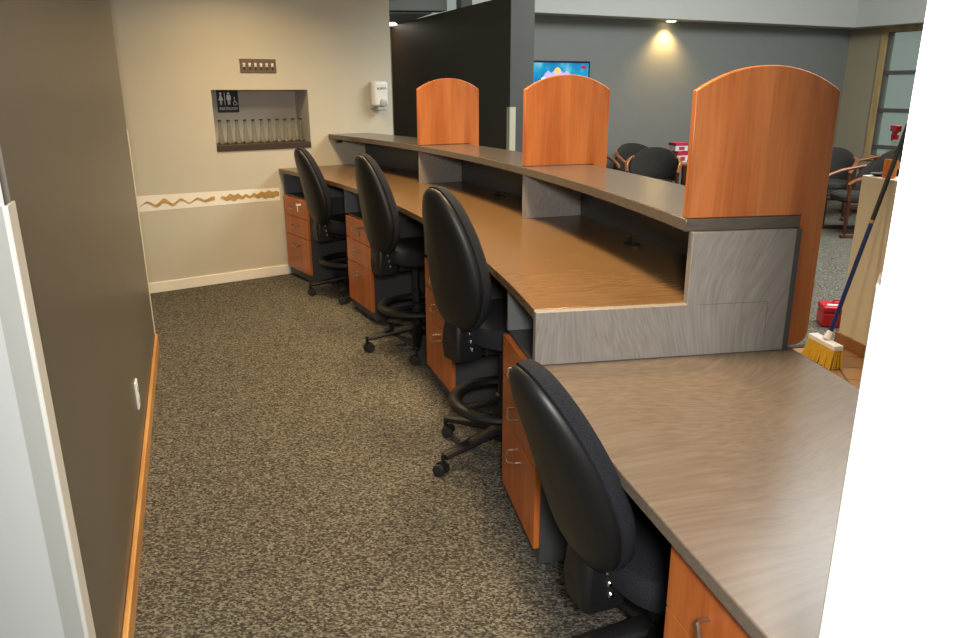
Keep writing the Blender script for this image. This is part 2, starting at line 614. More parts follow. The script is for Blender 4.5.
# waiting-room back wall, side wall with window, bulkheads
B0, B1 = Vector((0.20, 9.97, 0)), Vector((5.86, 12.55, 0))
B0 = Vector((0.674, 10.1, 0)) + Vector((-0.9, -0.42, 0))
bd = (B1 - B0).normalized()
ba = math.atan2(bd.y, bd.x)
BL = (B1 - B0).length
tag(MB().box(0, BL + 0.2, 0, 0.15, 0, 4.4).build('wall_back', M['grey'], loc=tuple(B0), rz=ba, smooth=0), kind='structure')
BK = 0.32
o = MB().box(0, BL - 0.25, -BK, -0.002, 2.44, 4.4).build('wall_bulkhead', M['soffit'], loc=tuple(B0), rz=ba, smooth=0)
tag(o, kind='structure')
SD = Vector((math.cos(R(-62)), math.sin(R(-62)), 0))
sa = R(-62)
win0, win1, wz0, wz1 = 0.66, 2.7, 0.55, 2.36
f = MB().box(0, win0, 0, 0.15, 0, 4.4).box(win1, 8, 0, 0.15, 0, 4.4).box(win0, win1, 0, 0.15, 0, wz0).box(win0, win1, 0, 0.15, wz1, 4.4)
tag(f.build('wall_right', M['tan'], loc=tuple(B1), rz=sa, smooth=0), kind='structure')
o = MB().box(0.0, 8, -BK, -0.002, 2.44, 4.4).build('wall_bulkhead_right', M['soffit'], loc=tuple(B1), rz=sa, smooth=0)
tag(o, kind='structure')
wroot = empty('window_1', tuple(B1), sa)
tag(wroot, kind='structure')
g = MB().box(win0 - 0.10, win0, -0.03, 0.1, wz0 - 0.08, wz1 + 0.08).box(win1, win1 + 0.1, -0.03, 0.1, wz0 - 0.08, wz1 + 0.08)
g.box(win0, win1, -0.03, 0.1, wz1, wz1 + 0.08).box(win0, win1, -0.03, 0.1, wz0 - 0.08, wz0)
g.build('window_frame', M['frame_wood'], wroot, bevel=0.004)
g = MB().box(win0, win0 + 0.035, 0.0, 0.06, wz0, wz1).box(win1 - 0.035, win1, 0.0, 0.06, wz0, wz1)
for z in (0.68, 1.23, 1.78):
    g.box(win0, win1, 0.0, 0.06, z - 0.03, z + 0.03)
g.build('window_bar', M['mullion'], wroot, bevel=0.002)
MB().box(win0, win1, 0.025, 0.031, wz0, wz1).build('pane', M['pane'], wroot, smooth=0)

# corridor bulkhead and ceiling between the far wall and the accent wall
g = MB().prism([(-2.4, 9.55), (-0.40, 9.72), (-0.5, 9.95), (-2.45, 9.8)], 2.455, 4.4)
tag(g.build('wall_corridor_bulkhead', M['grey'], smooth=0), kind='structure')
g = MB().prism([(-3.6, 9.82), (-0.6, 9.97), (-1.25, 11.9), (-4.2, 12.6)], 2.445, 2.55)
tag(g.build('ceiling_corridor', M['soffit'], smooth=0), kind='structure')
g = MB().prism([(-4.3, 11.9), (-1.0, 12.5), (-1.0, 12.65), (-4.3, 12.05)], 0, 2.6)
tag(g.build('wall_corridor_end', M['cream'], smooth=0), kind='structure')

# ceilings (out of frame, they bounce the light)
g = MB().prism([(-6, -3), (1.7, -3), (1.75, 2.4), (1.1, 4.9), (0.2, 7.0), (-1.0, 8.2), (-6, 6)], 2.62, 2.72)
tag(g.build('ceiling', M['ceiling'], smooth=0), kind='structure')
g = MB().box(-6, 10.5, -3, 15, 4.4, 4.5)
tag(g.build('ceiling_waiting_room', M['ceiling'], smooth=0), kind='structure')

# half wall between the waiting room and the entrance
o = MB().box(0, 2.2, 0, 0.14, 0, 1.066).build('wall_half', M['half'], bevel=0.004, loc=tuple(HW0), rz=hwa)
tag(o, kind='structure')
o = MB().box(-0.012, 2.2, -0.014, -0.001, 0.006, 0.085).box(-0.013, -0.001, -0.014, 0.15, 0.006, 0.085).build('baseboard_half', M['base_wood'], bevel=0.003, loc=tuple(HW0), rz=hwa)
tag(o, kind='structure')

# ------------------------------------------------------------------ the reception desk
DO = (*pol(10.0, 24), 0)
desk = empty('reception_desk', DO)
tag(desk, 'curved reception desk with long worktop and raised counter along the aisle', 'reception desk')


def dpart(mb, name, mat, bevel=0.0):
    return mb.shift(DO).build(name, mat, desk, bevel=bevel)


PE = 10.20
dpart(MB().arc(9.5, 10.318, PE + 0.02, lambda r: wall_phi(r), 0.878, 0.912, 60), 'worktop', M['lam_top'], 0.003)
dpart(MB().arc(9.965, 10.350, PE - 0.06, lambda r: wall_phi(r), 1.140, 1.178, 60), 'raised_counter_top', M['lam_trans'], 0.003)
# grey end panel: low front part and the tall part under the raised counter
m = Matrix.Translation((CX, CY, 0)) @ Matrix.Rotation(R(PE), 4, 'Z') @ Matrix.Rotation(PI / 2, 4, 'X')
ep = MB().prism([(9.497, 0.7415), (10.330, 0.7415), (10.330, 1.1395), (9.984, 1.1395), (9.984, 0.911), (9.497, 0.911)], 0.0, 0.030, m)
dpart(ep, 'end_panel', M['lam_grey'], 0.0015)
m2 = m @ Matrix.Translation((0, 0, 0.0301))
for seam in ((10.02, 10.26, 0.9085, 0.9105), (10.258, 10.26, 0.80, 0.9105)):
    r0, r1, z0, z1 = seam
    dpart(MB().prism([(r0, z0), (r1, z0), (r1, z1), (r0, z1)], 0, 0.0006, m2), 'panel_seam', M['char_light'])
for ph in (19.6, 28.7):
    mm = Matrix.Translation((CX, CY, 0)) @ Matrix.Rotation(R(ph), 4, 'Z') @ Matrix.Rotation(PI / 2, 4, 'X')
    dpart(MB().prism([(9.984, 0.9125), (10.311, 0.9125), (10.311, 1.1395), (9.984, 1.1395)], -0.0125, 0.0125, mm), 'partition', M['lam_grey'], 0.001)
dpart(MB().arc(10.312, 10.329, PE + 0.2, lambda r: wall_phi(r), 0.9125, 1.1395, 60), 'back_panel', M['char'])
dpart(MB().arc(10.331, 10.350, PE - 0.15, lambda r: wall_phi(r), 0.0, 1.1395, 60), 'front_fascia', M['char'])
dpart(MB().arc(10.05, 10.066, 10.5, lambda r: wall_phi(r), 0.03, 0.877, 60), 'modesty_panel', M['char'])


def rad_panel(ph, r0, r1, z0, z1, th, name, mat, sgn=1):
    mm = Matrix.Translation((CX, CY, 0)) @ Matrix.Rotation(R(ph), 4, 'Z') @ Matrix.Rotation(PI / 2, 4, 'X')
    a, b = (-th, 0) if sgn > 0 else (0, th)
    dpart(MB().prism([(r0, z0), (r1, z0), (r1, z1), (r0, z1)], a, b, mm), name, mat, 0.001)


PEDS = [(36.42, 9.508), (28.95, 9.520), (19.65, 9.517), (11.46, 9.505)]
for ph, r in PEDS:
    dl = math.degrees(0.236 / 9.53)
    rad_panel(ph + dl, 9.522, 10.04, 0.7055, 0.8775, 0.016, 'support_panel', M['char_light'], -1)
    if ph > 12:
        rad_panel(ph - dl, 9.522, 10.04, 0.7055, 0.8775, 0.016, 'support_panel', M['char_light'], 1)
for ph in (15.1, 24.05, 33.75):
    x, y = pol(10.19, ph)
    mm = T(x, y, 0.9122, R(ph))
    g = MB()
    pts = [(0.032 * math.cos(a * PI / 12), 0.055 * math.sin(a * PI / 12)) for a in range(24)]
    g.prism(pts, 0, 0.006, mm)
    g.tube([mm @ Vector((0.0, -0.02, 0.004)), mm @ Vector((0.01, 0.03, 0.02)), mm @ Vector((0.03, 0.09, 0.01)), mm @ Vector((0.06, 0.13, 0.006))], 0.005, 8)
    dpart(g, 'cable_grommet', M['rubber'])
g = MB()
x, y = pol(10.02, 37.35)
g.box(-0.02, 0.02, -0.025, 0.025, 1.11, 1.139, T(x, y, 0, R(37)))
dpart(g, 'bracket', M['vent'])

# low worktop at the near end
f0 = Vector((*pol(9.5, PE), 0))
poly = [(f0.x, f0.y), (0.318, 1.462), (0.462, 0.905)]
qn = RC + nb * 0.15
poly += [(qn.x + 0.02, qn.y + 0.0)]
poly += [(qn.x + rd.x * 0.66, qn.y + rd.y * 0.66)]
for i in range(13):
    poly.append(pol(10.372, 0.3 + (PE - 0.3) * i / 12))
LO = (0.62, 1.55, 0)
low = empty('low_worktop', LO)
tag(low, 'lower wide worktop at the near end of the desk beside the white doorway', 'worktop')
g = MB().prism(poly, 0.708, 0.7405).shift(LO)
g.build('worktop', M['lam_low'], low, bevel=0.003)
MB().arc(10.352, 10.366, 0.6, PE - 0.2, 0.0, 0.7075, 16).shift(LO).build('front_fascia', M['char'], low)
MB().arc(10.05, 10.064, 3.0, PE - 0.3, 0.03, 0.7075, 16).shift(LO).build('modesty_panel', M['char'], low)

# cherry privacy dividers


def divider(ph, label, first=None):
    if first:
        o = first.copy()
        COL.objects.link(o)
    else:
        w0, w1 = 0.006, 0.480                    # measured from R = 9.97
        zc, zp = 1.552, 1.624
        pts = [(w0, 1.1795), (0.399, 1.1795), (0.399, 0.744), (0.425, 0.744)]
        for i in range(7):
            a = -PI / 2 + i * PI / 12
            pts.append((w1 - 0.05 + 0.05 * math.cos(a), 0.794 + 0.05 * math.sin(a)))
        c = (w0 + w1) / 2
        hw = (w1 - w0) / 2
        sag = zp - zc
        rad = (hw * hw + sag * sag) / (2 * sag)
        a1 = math.asin(hw / rad)
        for i in range(25):
            a = a1 - 2 * a1 * i / 24
            pts.append((c + rad * math.sin(a), zp - rad + rad * math.cos(a)))
        o = MB().prism(pts, -0.0125, 0.0125, Matrix.Rotation(PI / 2, 4, 'X')).build('privacy_divider', M['cherry'], bevel=0.003)
    o.scale.x = 1
    o.location = (*pol(9.97 - (0.008 if first is None else -0.004), ph), 0)
    o.rotation_euler.z = R(ph)
    return tag(o, label, 'divider', 'arched wooden dividers on the raised counter')


dv = divider(10.24, 'large cherry wood divider with arched top at the near end of raised counter')
dv.scale.x = 0.982
divider(19.6, 'middle one of the three arched cherry dividers, standing before the television', dv)
divider(28.7, 'smallest looking arched cherry divider, in front of the dark brown wall', dv)

# ------------------------------------------------------------------ drawer pedestals
PW = 0.467


def make_ped():
    root = empty('drawer_pedestal', (0, 0, 0))
    h = PW / 2
    MB().box(-h, h, 0.021, 0.50, 0.018, 0.704).build('body', M['char'], root, bevel=0.0015)
    for sx in (-1, 1):
        for y in (0.045, 0.45):
            MB().lathe([(0.016, 0.0), (0.018, 0.006), (0.007, 0.008), (0.007, 0.019)], 12, T(sx * (h - 0.03), y, 0)).build('leveling_foot', M['chrome'], root)
    for z0, z1, name in ((0.080, 0.372, 'drawer'), (0.376, 0.536, 'drawer'), (0.540, 0.690, 'drawer')):
        dr = MB().box(-h, h, 0, 0.0205, z0, z1).build(name, M['cherry_front'], root, bevel=0.0012)
        zc = z1 - 0.072
        pts = [(-0.052, 0.0, zc + 0.006), (-0.052, -0.020, zc + 0.006), (-0.046, -0.027, zc + 0.005)]
        for i in range(9):
            t = -1 + 2 * i / 8
            pts.append((0.040 * t, -0.027 - 0.009 * (1 - t * t), zc - 0.010 * (1 - t * t)))
        pts += [(0.046, -0.027, zc + 0.005), (0.052, -0.020, zc + 0.006), (0.052, 0.0, zc + 0.006)]
        MB().tube(pts, 0.0042, 8).build('handle', M['nickel'], dr)
    return root


def add_lock(root, label_tag):
    dr = [c for c in root.children if c.name.startswith('drawer')][2]
    rot = T(0.135, 0, 0.655) @ Matrix.Rotation(PI / 2, 4, 'X')
    MB().lathe([(0.010, 0.0), (0.010, 0.006), (0.006, 0.008)], 14, rot).build('lock', M['chrome'], dr)
    k = MB().box(0.133, 0.137, -0.030, -0.008, 0.648, 0.662)
    k.lathe([(0.011, -0.0015), (0.011, 0.0015)], 12, T(0.135, -0.036, 0.655, 0, 0, PI / 2))
    k.tube([(0.135, -0.036, 0.648), (0.135, -0.034, 0.63), (0.135, -0.034, 0.60)], 0.004, 6)
    k.build('key', M['white_plastic'] if label_tag else M['bronze'], dr)


ped0 = make_ped()
plabels = ['drawer pedestal against the cream wall, at the far end of the desk',
           'drawer pedestal with a key hanging in its lock, standing second from the cream wall',
           'drawer pedestal behind the second black stool from the doorway, under the middle divider',
           'drawer pedestal under the grey end panel, behind the nearest chair',
           'nearest drawer pedestal, under the low worktop beside the white doorway']
ploc = [(pol(r, ph), R(ph) - PI / 2) for ph, r in PEDS]
fd = Vector((0.462 - 0.318, 0.905 - 1.462, 0)).normalized()
fnn = Vector((-fd.y, fd.x, 0))                  # pointing under the worktop
pc = Vector((0.364, 1.285, 0)) + fd * (PW * 0.84 / 2) + fnn * 0.022
ploc.append(((pc.x, pc.y), math.atan2(fnn.y, fnn.x) - PI / 2))
for i, ((x, y), a) in enumerate(ploc):
    o = ped0 if i == 0 else copy_tree(ped0)
    o.location = (x, y, 0)
    o.rotation_euler.z = a
    o.scale.x = 0.84 if i == 4 else 1.0
    tag(o, plabels[i], 'cabinet', 'drawer pedestals under the reception desk')
    if i == 0:
        first_ped = o
    if i == 1:
        second_ped = o
add_lock(first_ped, True)
add_lock(second_ped, False)


# ------------------------------------------------------------------ drafting chairs
def back_outline(a):
    """egg outline, a = 0 at the right, counter-clockwise; height 0.58 about its middle"""
    s, c = math.sin(a), math.cos(a)
    z = 0.29 * (abs(s) ** 0.86) * (1 if s > 0 else -1)
    wide = 0.196 - 0.066 * (z + 0.10) / 0.39 * (1 if z > -0.10 else 0.25)
    x = wide * (abs(c) ** 0.80) * (1 if c > 0 else -1)
    return x, z


def dish(front, rings=9, n=48, scale=1.0):
    """closed pad between two depth functions of the ring radius, following the curved back"""
    def bend(x, z, y):
        return (x, y + 0.75 * x * x - 0.22 * (z + 0.12) ** 2 * (1 if z > -0.12 else -0.4), z)
    m = MB()
    vs, fs = [], []
    prof = front
    for (rho, y) in prof:
        for k in range(n):
            x, z = back_outline(2 * PI * k / n)
            vs.append(bend(x * rho * scale, z * rho * scale, y))
    N = len(prof)
    for i in range(N - 1):
        for k in range(n):
            k2 = (k + 1) % n
            fs.append((i * n + k, i * n + k2, (i + 1) * n + k2, (i + 1) * n + k))
    fs.append(tuple(range(n)))
    fs.append(tuple((N - 1) * n + k for k in range(n)))
    return m.add(vs, fs)


def make_chair(hs, recline, ring):
    root = empty('drafting_chair' if ring else 'task_chair', (0, 0, 0))
    # five-star base
    b = MB()
    b.lathe([(0.030, 0.075), (0.052, 0.085), (0.055, 0.125), (0.036, 0.15)], 20)
    for k in range(5):
        a = k * 2 * PI / 5 + R(18)
        pts, rs = [], []
        for t in (0, 0.25, 0.5, 0.75, 1.0):
            r = 0.03 + 0.29 * t
            pts.append((r * math.cos(a), r * math.sin(a), 0.130 - 0.042 * t))
            rs.append(0.038 - 0.014 * t)
        b.tube(pts, rs, 10, flat=0.62)
    b.build('base', M['plastic_matte'], root)
    for k in range(5):
        a = k * 2 * PI / 5 + R(18)
        cx, cy = 0.325 * math.cos(a), 0.325 * math.sin(a)
        sw = a + (1.1, 2.3, -0.7, 0.4, 1.9)[k]
        m = T(cx, cy, 0, sw)
        c = MB()
        c.tube([m @ Vector((0, 0, 0.10)), m @ Vector((0, 0, 0.05))], 0.009, 8)
        # hood: half disc over the wheels
        pts = []
        for i in range(9):
            t = PI * (0.02 + 0.96 * i / 8)
            pts.append((-0.012 + 0.029 * math.cos(t), 0.030 + 0.030 * math.sin(t)))
        c.prism(pts, -0.006, 0.006, m @ Matrix.Rotation(PI / 2, 4, 'X'))
        co = c.build('caster', M['plastic_matte'], root)
        for s in (-1, 1):
            w = MB().lathe([(0.016, -0.010), (0.026, -0.009), (0.0275, -0.004), (0.0275, 0.004), (0.026, 0.009), (0.016, 0.010)], 18,
                           m @ Matrix.Translation((-0.012, s * 0.0175, 0.0278)) @ Matrix.Rotation(PI / 2, 4, 'X'))
            w.build('wheel', M['rubber'], co)
    g = MB().lathe([(0.028, 0.14), (0.028, min(0.36, hs - 0.18)), (0.020, min(0.36, hs - 0.18)), (0.020, hs - 0.13)], 18)
    g.build('gas_column', M['plastic_matte'], root)
    if ring:
        rz_ = 0.265
        r = MB()
        r.tube([(0.215 * math.cos(2 * PI * k / 40), 0.215 * math.sin(2 * PI * k / 40), rz_) for k in range(40)], 0.031, 12, True, 0.72)
        fr = r.build('foot_ring', M['plastic_matte'], root)
        sp = MB().lathe([(0.030, rz_ - 0.02), (0.042, rz_ - 0.015), (0.042, rz_ + 0.022), (0.030, rz_ + 0.03)], 18)
        for k in range(3):
            a = k * 2 * PI / 3 + 0.5
            sp.tube([(0.035 * math.cos(a), 0.035 * math.sin(a), rz_), (0.205 * math.cos(a), 0.205 * math.sin(a), rz_)], 0.016, 8, flat=0.6)
        sp.build('spoke', M['plastic_matte'], fr)
    # mechanism under the seat
    k = MB().box(-0.075, 0.075, -0.14, 0.11, hs - 0.145, hs - 0.098)
    k.box(-0.04, 0.04, -0.21, -0.12, hs - 0.135, hs - 0.105)
    k.build('tilt_mechanism', M['plastic_matte'], root, bevel=0.008)
    for s, y in ((-1, -0.05), (1, 0.02)):
        lv = MB().tube([(s * 0.06, y, hs - 0.12), (s * 0.14, y, hs - 0.13), (s * 0.20, y, hs - 0.15)], 0.006, 8)
        lv.tube([(s * 0.19, y, hs - 0.145), (s * 0.235, y, hs - 0.17)], [0.012, 0.015], 8, flat=0.5)
        lv.build('lever', M['plastic_matte'], root)
    # seat
    st = MB()
    vs, fs = [], []
    n = 48
    prof = [(0.05, hs - 0.10), (0.86, hs - 0.098), (0.97, hs - 0.080), (1.0, hs - 0.050), (0.985, hs - 0.022), (0.93, hs - 0.004), (0.80, hs + 0.002), (0.45, hs - 0.004), (0.05, hs - 0.008)]
    for rho, z in prof:
        for i in range(n):
            a = 2 * PI * i / n
            c, s = math.cos(a), math.sin(a)
            x = 0.24 * (abs(c) ** 0.62) * (1 if c > 0 else -1)
            y = 0.235 * (abs(s) ** 0.62) * (1 if s > 0 else -1)
            if y > 0:
                z2 = z - 0.022 * (y * rho / 0.235) ** 3
            else:
                z2 = z
            vs.append((x * rho, y * rho + 0.03, z2))
    for i in range(len(prof) - 1):
        for j in range(n):
            j2 = (j + 1) % n
            fs.append((i * n + j, i * n + j2, (i + 1) * n + j2, (i + 1) * n + j))
    fs.append(tuple(range(n)))
    fs.append(tuple((len(prof) - 1) * n + j for j in range(n)))
    st.add(vs, fs)
    st.build('seat', M['fabric'], root)
    # back: hinge at the lower end
    ctr = 0.29
    mback = Matrix.Translation((0, -0.245, hs - 0.03)) @ Matrix.Rotation(R(recline), 4, 'X') @ Matrix.Translation((0, 0, ctr))
    sh = dish([(0.05, -0.036), (0.5, -0.034), (0.78, -0.028), (0.90, -0.021), (0.965, -0.012), (1.0, 0.0), (1.0, 0.008), (0.9, 0.009), (0.05, 0.009)])
    sh.v = [tuple(mback @ Vector(p)) for p in sh.v]
    sh.build('backrest_shell', M['plastic'], root, smooth=50)
    cu = dish([(0.05, 0.010), (0.95, 0.009), (1.015, 0.014), (1.02, 0.030), (1.00, 0.047), (0.95, 0.058), (0.80, 0.067), (0.5, 0.072), (0.05, 0.074)])
    cu.v = [tuple(mback @ Vector(p)) for p in cu.v]
    cu.build('backrest_cushion', M['fabric'], root, smooth=50)
    # plastic boot over the back bar
    bt = MB()
    zb = hs - 0.158
    def sect(z, y0, y1, w):
        return [(-w, y0 + 0.012, z), (-w * 0.75, y0, z), (w * 0.75, y0, z), (w, y0 + 0.012, z), (w, y1, z), (-w, y1, z)]
    secs = [sect(hs + 0.03, -0.262, -0.215, 0.050), sect(hs - 0.02, -0.272, -0.185, 0.060), sect(hs - 0.09, -0.278, -0.150, 0.064), sect(zb, -0.270, -0.150, 0.060)]
    if recline > 16:
        secs = [[(x, y - 0.004, z) for x, y, z in s] for s in secs]
    vs = [p for s in secs for p in s]
    fs = [tuple(range(6)), tuple(18 + i for i in range(6))]
    for i in range(3):
        for j in range(6):
            j2 = (j + 1) % 6
            fs.append((i * 6 + j, i * 6 + j2, (i + 1) * 6 + j2, (i + 1) * 6 + j))
    bo = bt.add(vs, fs).build('back_bar_cover', M['plastic_matte'], root, bevel=0.008)
    for s in (-1, 1):
        for dz in (-0.035, -0.07, -0.105):
            MB().lathe([(0.0095, 0), (0.0095, 0.005), (0.006, 0.009)], 10, T(s * 0.063, -0.200 - 0.15 * (dz + 0.105), hs + dz, 0, 0, s * PI / 2)).build('bolt', M['chrome'], bo)
    return root


def turn_base(root, ang):
    """swivel the star base and its casters under the seat"""
    for c in root.children:
        if c.name.split('.')[0] in ('base', 'caster'):
            c.rotation_euler.z = R(ang)


FAR = 'black drafting stool farthest down the desk, next to the cream wall'
MID = 'middle one of three black drafting stools, before the pedestal with a hanging key'
NEAR = 'nearest of the tall black drafting stools, third from the cream wall'
near_stool = make_chair(0.656, 6, True)
mid_stool = copy_tree(near_stool)
far_stool = make_chair(0.60, 9, True)
for o, (x, y), a, swivel, lab in ((near_stool, (0.106, 2.985), 32, -31, NEAR), (mid_stool, (-0.392, 4.44), 32, 25, MID), (far_stool, (-1.02, 5.72), 32, 20, FAR)):
    o.location = (x, y, 0)
    o.rotation_euler.z = R(a) - PI / 2
    turn_base(o, swivel)
    tag(o, lab, 'chair', 'black stools along the tall worktop')
tc = make_chair(0.432, 16, False)
tc.location = (0.497, 1.729, 0)
turn_base(tc, 28)
tc.rotation_euler.z = R(21) - PI / 2
tag(tc, 'low black task chair in front, leaning back at the low worktop', 'chair')

# ------------------------------------------------------------------ things on the far wall
t = empty('switch_plate', wl(-0.101, 0, 1.728), WA)
tag(t, 'bronze plate of six white toggle switches above the wall opening', 'switch plate')
MB().box(-0.148, 0.148, -0.007, -0.0005, -0.053, 0.053).build('plate', M['bronze'], t, bevel=0.002)
for k in range(6):
    x = -0.115 + 0.046 * k
    up = 1 if k in (0, 2, 4) else -1
    g = MB().box(x - 0.010, x + 0.010, -0.009, -0.007, -0.008, 0.022)
    g.box(x - 0.006, x + 0.006, -0.020, -0.008, 0.006 if up > 0 else 0.000, 0.018 if up > 0 else 0.010)
    g.build('toggle', M['white_plastic'], t, bevel=0.001)
    MB().box(x - 0.007, x + 0.007, -0.0085, -0.007, -0.030, -0.012).build('slot', M['vent'], t)
    for z in (-0.042, 0.042):
        MB().lathe([(0.003, 0), (0.003, 0.002)], 8, T(x, -0.007, z) @ Matrix.Rotation(PI / 2, 4, 'X')).build('screw', M['chrome'], t)


def text_mesh(body, size, name, mat, parent, mtx, extrude=0.0006):
    cu = bpy.data.curves.new('lettering', 'FONT')
    cu.body = body
    cu.size = size
    cu.align_x = 'CENTER'
    cu.align_y = 'CENTER'
    cu.extrude = extrude
    tmp = bpy.data.objects.new('lettering', cu)
    COL.objects.link(tmp)
    bpy.context.view_layer.update()
    dg = bpy.context.evaluated_depsgraph_get()
    me = bpy.data.meshes.new_from_object(tmp.evaluated_get(dg))
    me.transform(mtx)
    me.materials.clear()
    me.materials.append(mat)
    bpy.data.objects.remove(tmp)
    o = bpy.data.objects.new(name, me)
    COL.objects.link(o)
    o.parent = parent
    return o


XR = Matrix.Rotation(PI / 2, 4, 'X')               # text plane -> wall plane (facing -y)
t = empty('restroom_sign', wl(-0.285, nd, 1.455), WA)
tag(t, 'navy restroom sign with white figures inside the wall opening', 'sign')
t.scale = (0.84, 1, 0.86)
MB().box(-0.105, 0.105, -0.006, -0.0005, -0.105, 0.105).build('plate', M['navy'], t, bevel=0.002)


def flat(polys, name):
    g = MB()
    for p in polys:
        g.prism(p, 0.006, 0.0072, XR)
    return g.build(name, M['white_plastic'], t, smooth=0)


def circ(cx, cy, r, n=16):
    return [(cx + r * math.cos(2 * PI * k / n), cy + r * math.sin(2 * PI * k / n)) for k in range(n)]


flat([circ(-0.068, 0.070, 0.012), [(-0.074, 0.056), (-0.062, 0.056), (-0.044, 0.008), (-0.092, 0.008)], [(-0.077, 0.008), (-0.070, 0.008), (-0.070, -0.032), (-0.077, -0.032)],
      [(-0.066, 0.008), (-0.059, 0.008), (-0.059, -0.032), (-0.066, -0.032)]], 'woman_figure')
flat([[(-0.032, -0.034), (-0.026, -0.034), (-0.026, 0.080), (-0.032, 0.080)]], 'dividing_line')
flat([circ(0.010, 0.070, 0.012), [(-0.010, 0.056), (0.030, 0.056), (0.032, 0.012), (0.024, 0.012), (-0.004, 0.012), (-0.012, 0.012)], [(-0.002, 0.012), (0.008, 0.012), (0.008, -0.032), (-0.002, -0.032)],
      [(0.012, 0.012), (0.022, 0.012), (0.022, -0.032), (0.012, -0.032)]], 'man_figure')
arc_o = [(0.070 + 0.020 * math.cos(R(a)), -0.018 + 0.020 * math.sin(R(a))) for a in range(110, 371, 20)]
arc_i = [(0.070 + 0.015 * math.cos(R(a)), -0.018 + 0.015 * math.sin(R(a))) for a in range(370, 109, -20)]
flat([arc_o + arc_i, circ(0.066, 0.034, 0.006), [(0.063, 0.026), (0.068, 0.026), (0.071, -0.006), (0.066, -0.006)], [(0.066, -0.006), (0.084, -0.006), (0.084, -0.011), (0.066, -0.011)],
      [(0.082, -0.008), (0.087, -0.008), (0.094, -0.030), (0.089, -0.030)]], 'wheelchair_figure')
text_mesh('RESTROOM', 0.034, 'lettering', M['white_plastic'], t, Matrix.Translation((0, -0.0065, -0.070)) @ XR)

# clear tapered bottles on the sill
proto = None
for k in range(11):
    s = -0.415 + 0.0685 * k
    if proto is None:
        g = MB().lathe([(0.026, 0.0), (0.027, 0.012), (0.018, 0.10), (0.012, 0.16), (0.012, 0.180), (0.0135, 0.182), (0.0135, 0.188),
                        (0.0105, 0.188), (0.0105, 0.160), (0.0165, 0.10), (0.024, 0.014)], 20)
        proto = g.build('glass_bottle', M['clear'])
        o = proto
        MB().lathe([(0.0275, 0.0004), (0.0285, 0.004), (0.0285, 0.012), (0.0275, 0.014)], 18).build('base_ring', M['bronze'], o)
        MB().lathe([(0.0142, 0.179), (0.0142, 0.1895)], 14).build('rim', M['vent'], o)
    else:
        o = copy_tree(proto)
    o.location = wl(s, 0.12, 1.1225)
    tag(o, 'clear tapered glass bottle in the row on the dark sill of wall opening', 'bottle', 'glass bottles on the sill')

# hand sanitizer dispenser
t = empty('sanitizer_dispenser', wl(0.945, 0, 1.49), WA)
tag(t, 'white wall mounted hand sanitizer dispenser above the end of the raised counter', 'soap dispenser')
MB().box(-0.066, 0.066, -0.030, -0.0005, -0.105, 0.120).build('back_plate', M['grey_plastic'], t, bevel=0.008)
MB().box(-0.070, 0.070, -0.105, -0.031, -0.085, 0.125).build('cover', M['white_plastic'], t, bevel=0.022, seg=4)
MB().lathe([(0.034, 0.0), (0.032, 0.008), (0.020, 0.014)], 20, T(0.015, -0.104, -0.055) @ XR).build('push_window', M['grey_plastic'], t)
MB().box(-0.030, 0.045, -0.10, -0.035, -0.120, -0.088).build('nozzle', M['grey_plastic'], t, bevel=0.008)
text_mesh('PURELL', 0.030, 'lettering', M['navy'], t, Matrix.Translation((0.005, -0.1055, 0.065)) @ XR @ Matrix.Rotation(R(6), 4, 'Z'))

# outlet on the dark wall
ox, oz = 1.615, 0.305
po = LE + LD * ox
t = empty('outlet', (po.x, po.y, oz), lz + PI)
tag(t, 'small white electrical outlet low on the dark wall above wood baseboard', 'outlet')
MB().box(-0.036, 0.036, -0.010, -0.0005, -0.060, 0.060).build('plate', M['white_plastic'], t, bevel=0.003)
for z in (-0.026, 0.026):
    MB().box(-0.016, 0.016, -0.013, -0.010, z - 0.014, z + 0.014).build('socket', M['grey_plastic'], t, bevel=0.002)

# ------------------------------------------------------------------ waiting room
# television on the back wall
def bw(px_x, z, off):
    return None


tvs = 1.27
pt = B0 + bd * tvs
t = empty('television', (pt.x, pt.y, 1.565), ba)
tag(t, 'flat screen television with blue picture on the grey back wall', 'television')
MB().box(-0.56, 0.56, -0.075, -0.012, -0.33, 0.33).build('bezel', M['bezel'], t, bevel=0.006)
MB().box(-0.535, 0.535, -0.0765, -0.0745, -0.30, 0.305).build('screen', M['screen'], t, smooth=0)
MB().box(-0.12, 0.12, -0.012, -0.0005, -0.12, 0.12).build('wall_mount', M['vent'], t)
g = emit('screen_orange', (0.9, 0.45, 0.12), 0.8)
gw = emit('screen_white', (0.85, 0.95, 1.0), 0.95)
gl = emit('screen_lilac', (0.45, 0.42, 0.75), 0.6)
o = MB().prism([(-0.16, 0.12), (0.28, 0.12), (0.25, 0.17), (0.20, 0.21), (0.15, 0.18), (0.06, 0.25), (-0.03, 0.18), (-0.08, 0.21), (-0.13, 0.17)], 0.077, 0.0775, XR).build('picture_figure', gl, t, smooth=0)
MB().prism(circ(0.06, 0.205, 0.045), 0.0776, 0.0779, XR).build('picture_figure', g, t, smooth=0)
for cx in (-0.36, 0.33, -0.14):
    MB().prism(circ(cx, 0.08, 0.05), 0.077, 0.0775, XR).build('picture_glow', gw, t, smooth=0)
MB().prism([(0.42, 0.235), (0.50, 0.235), (0.50, 0.275), (0.42, 0.275)], 0.077, 0.0775, XR).build('channel_mark', M['boxred'], t, smooth=0)

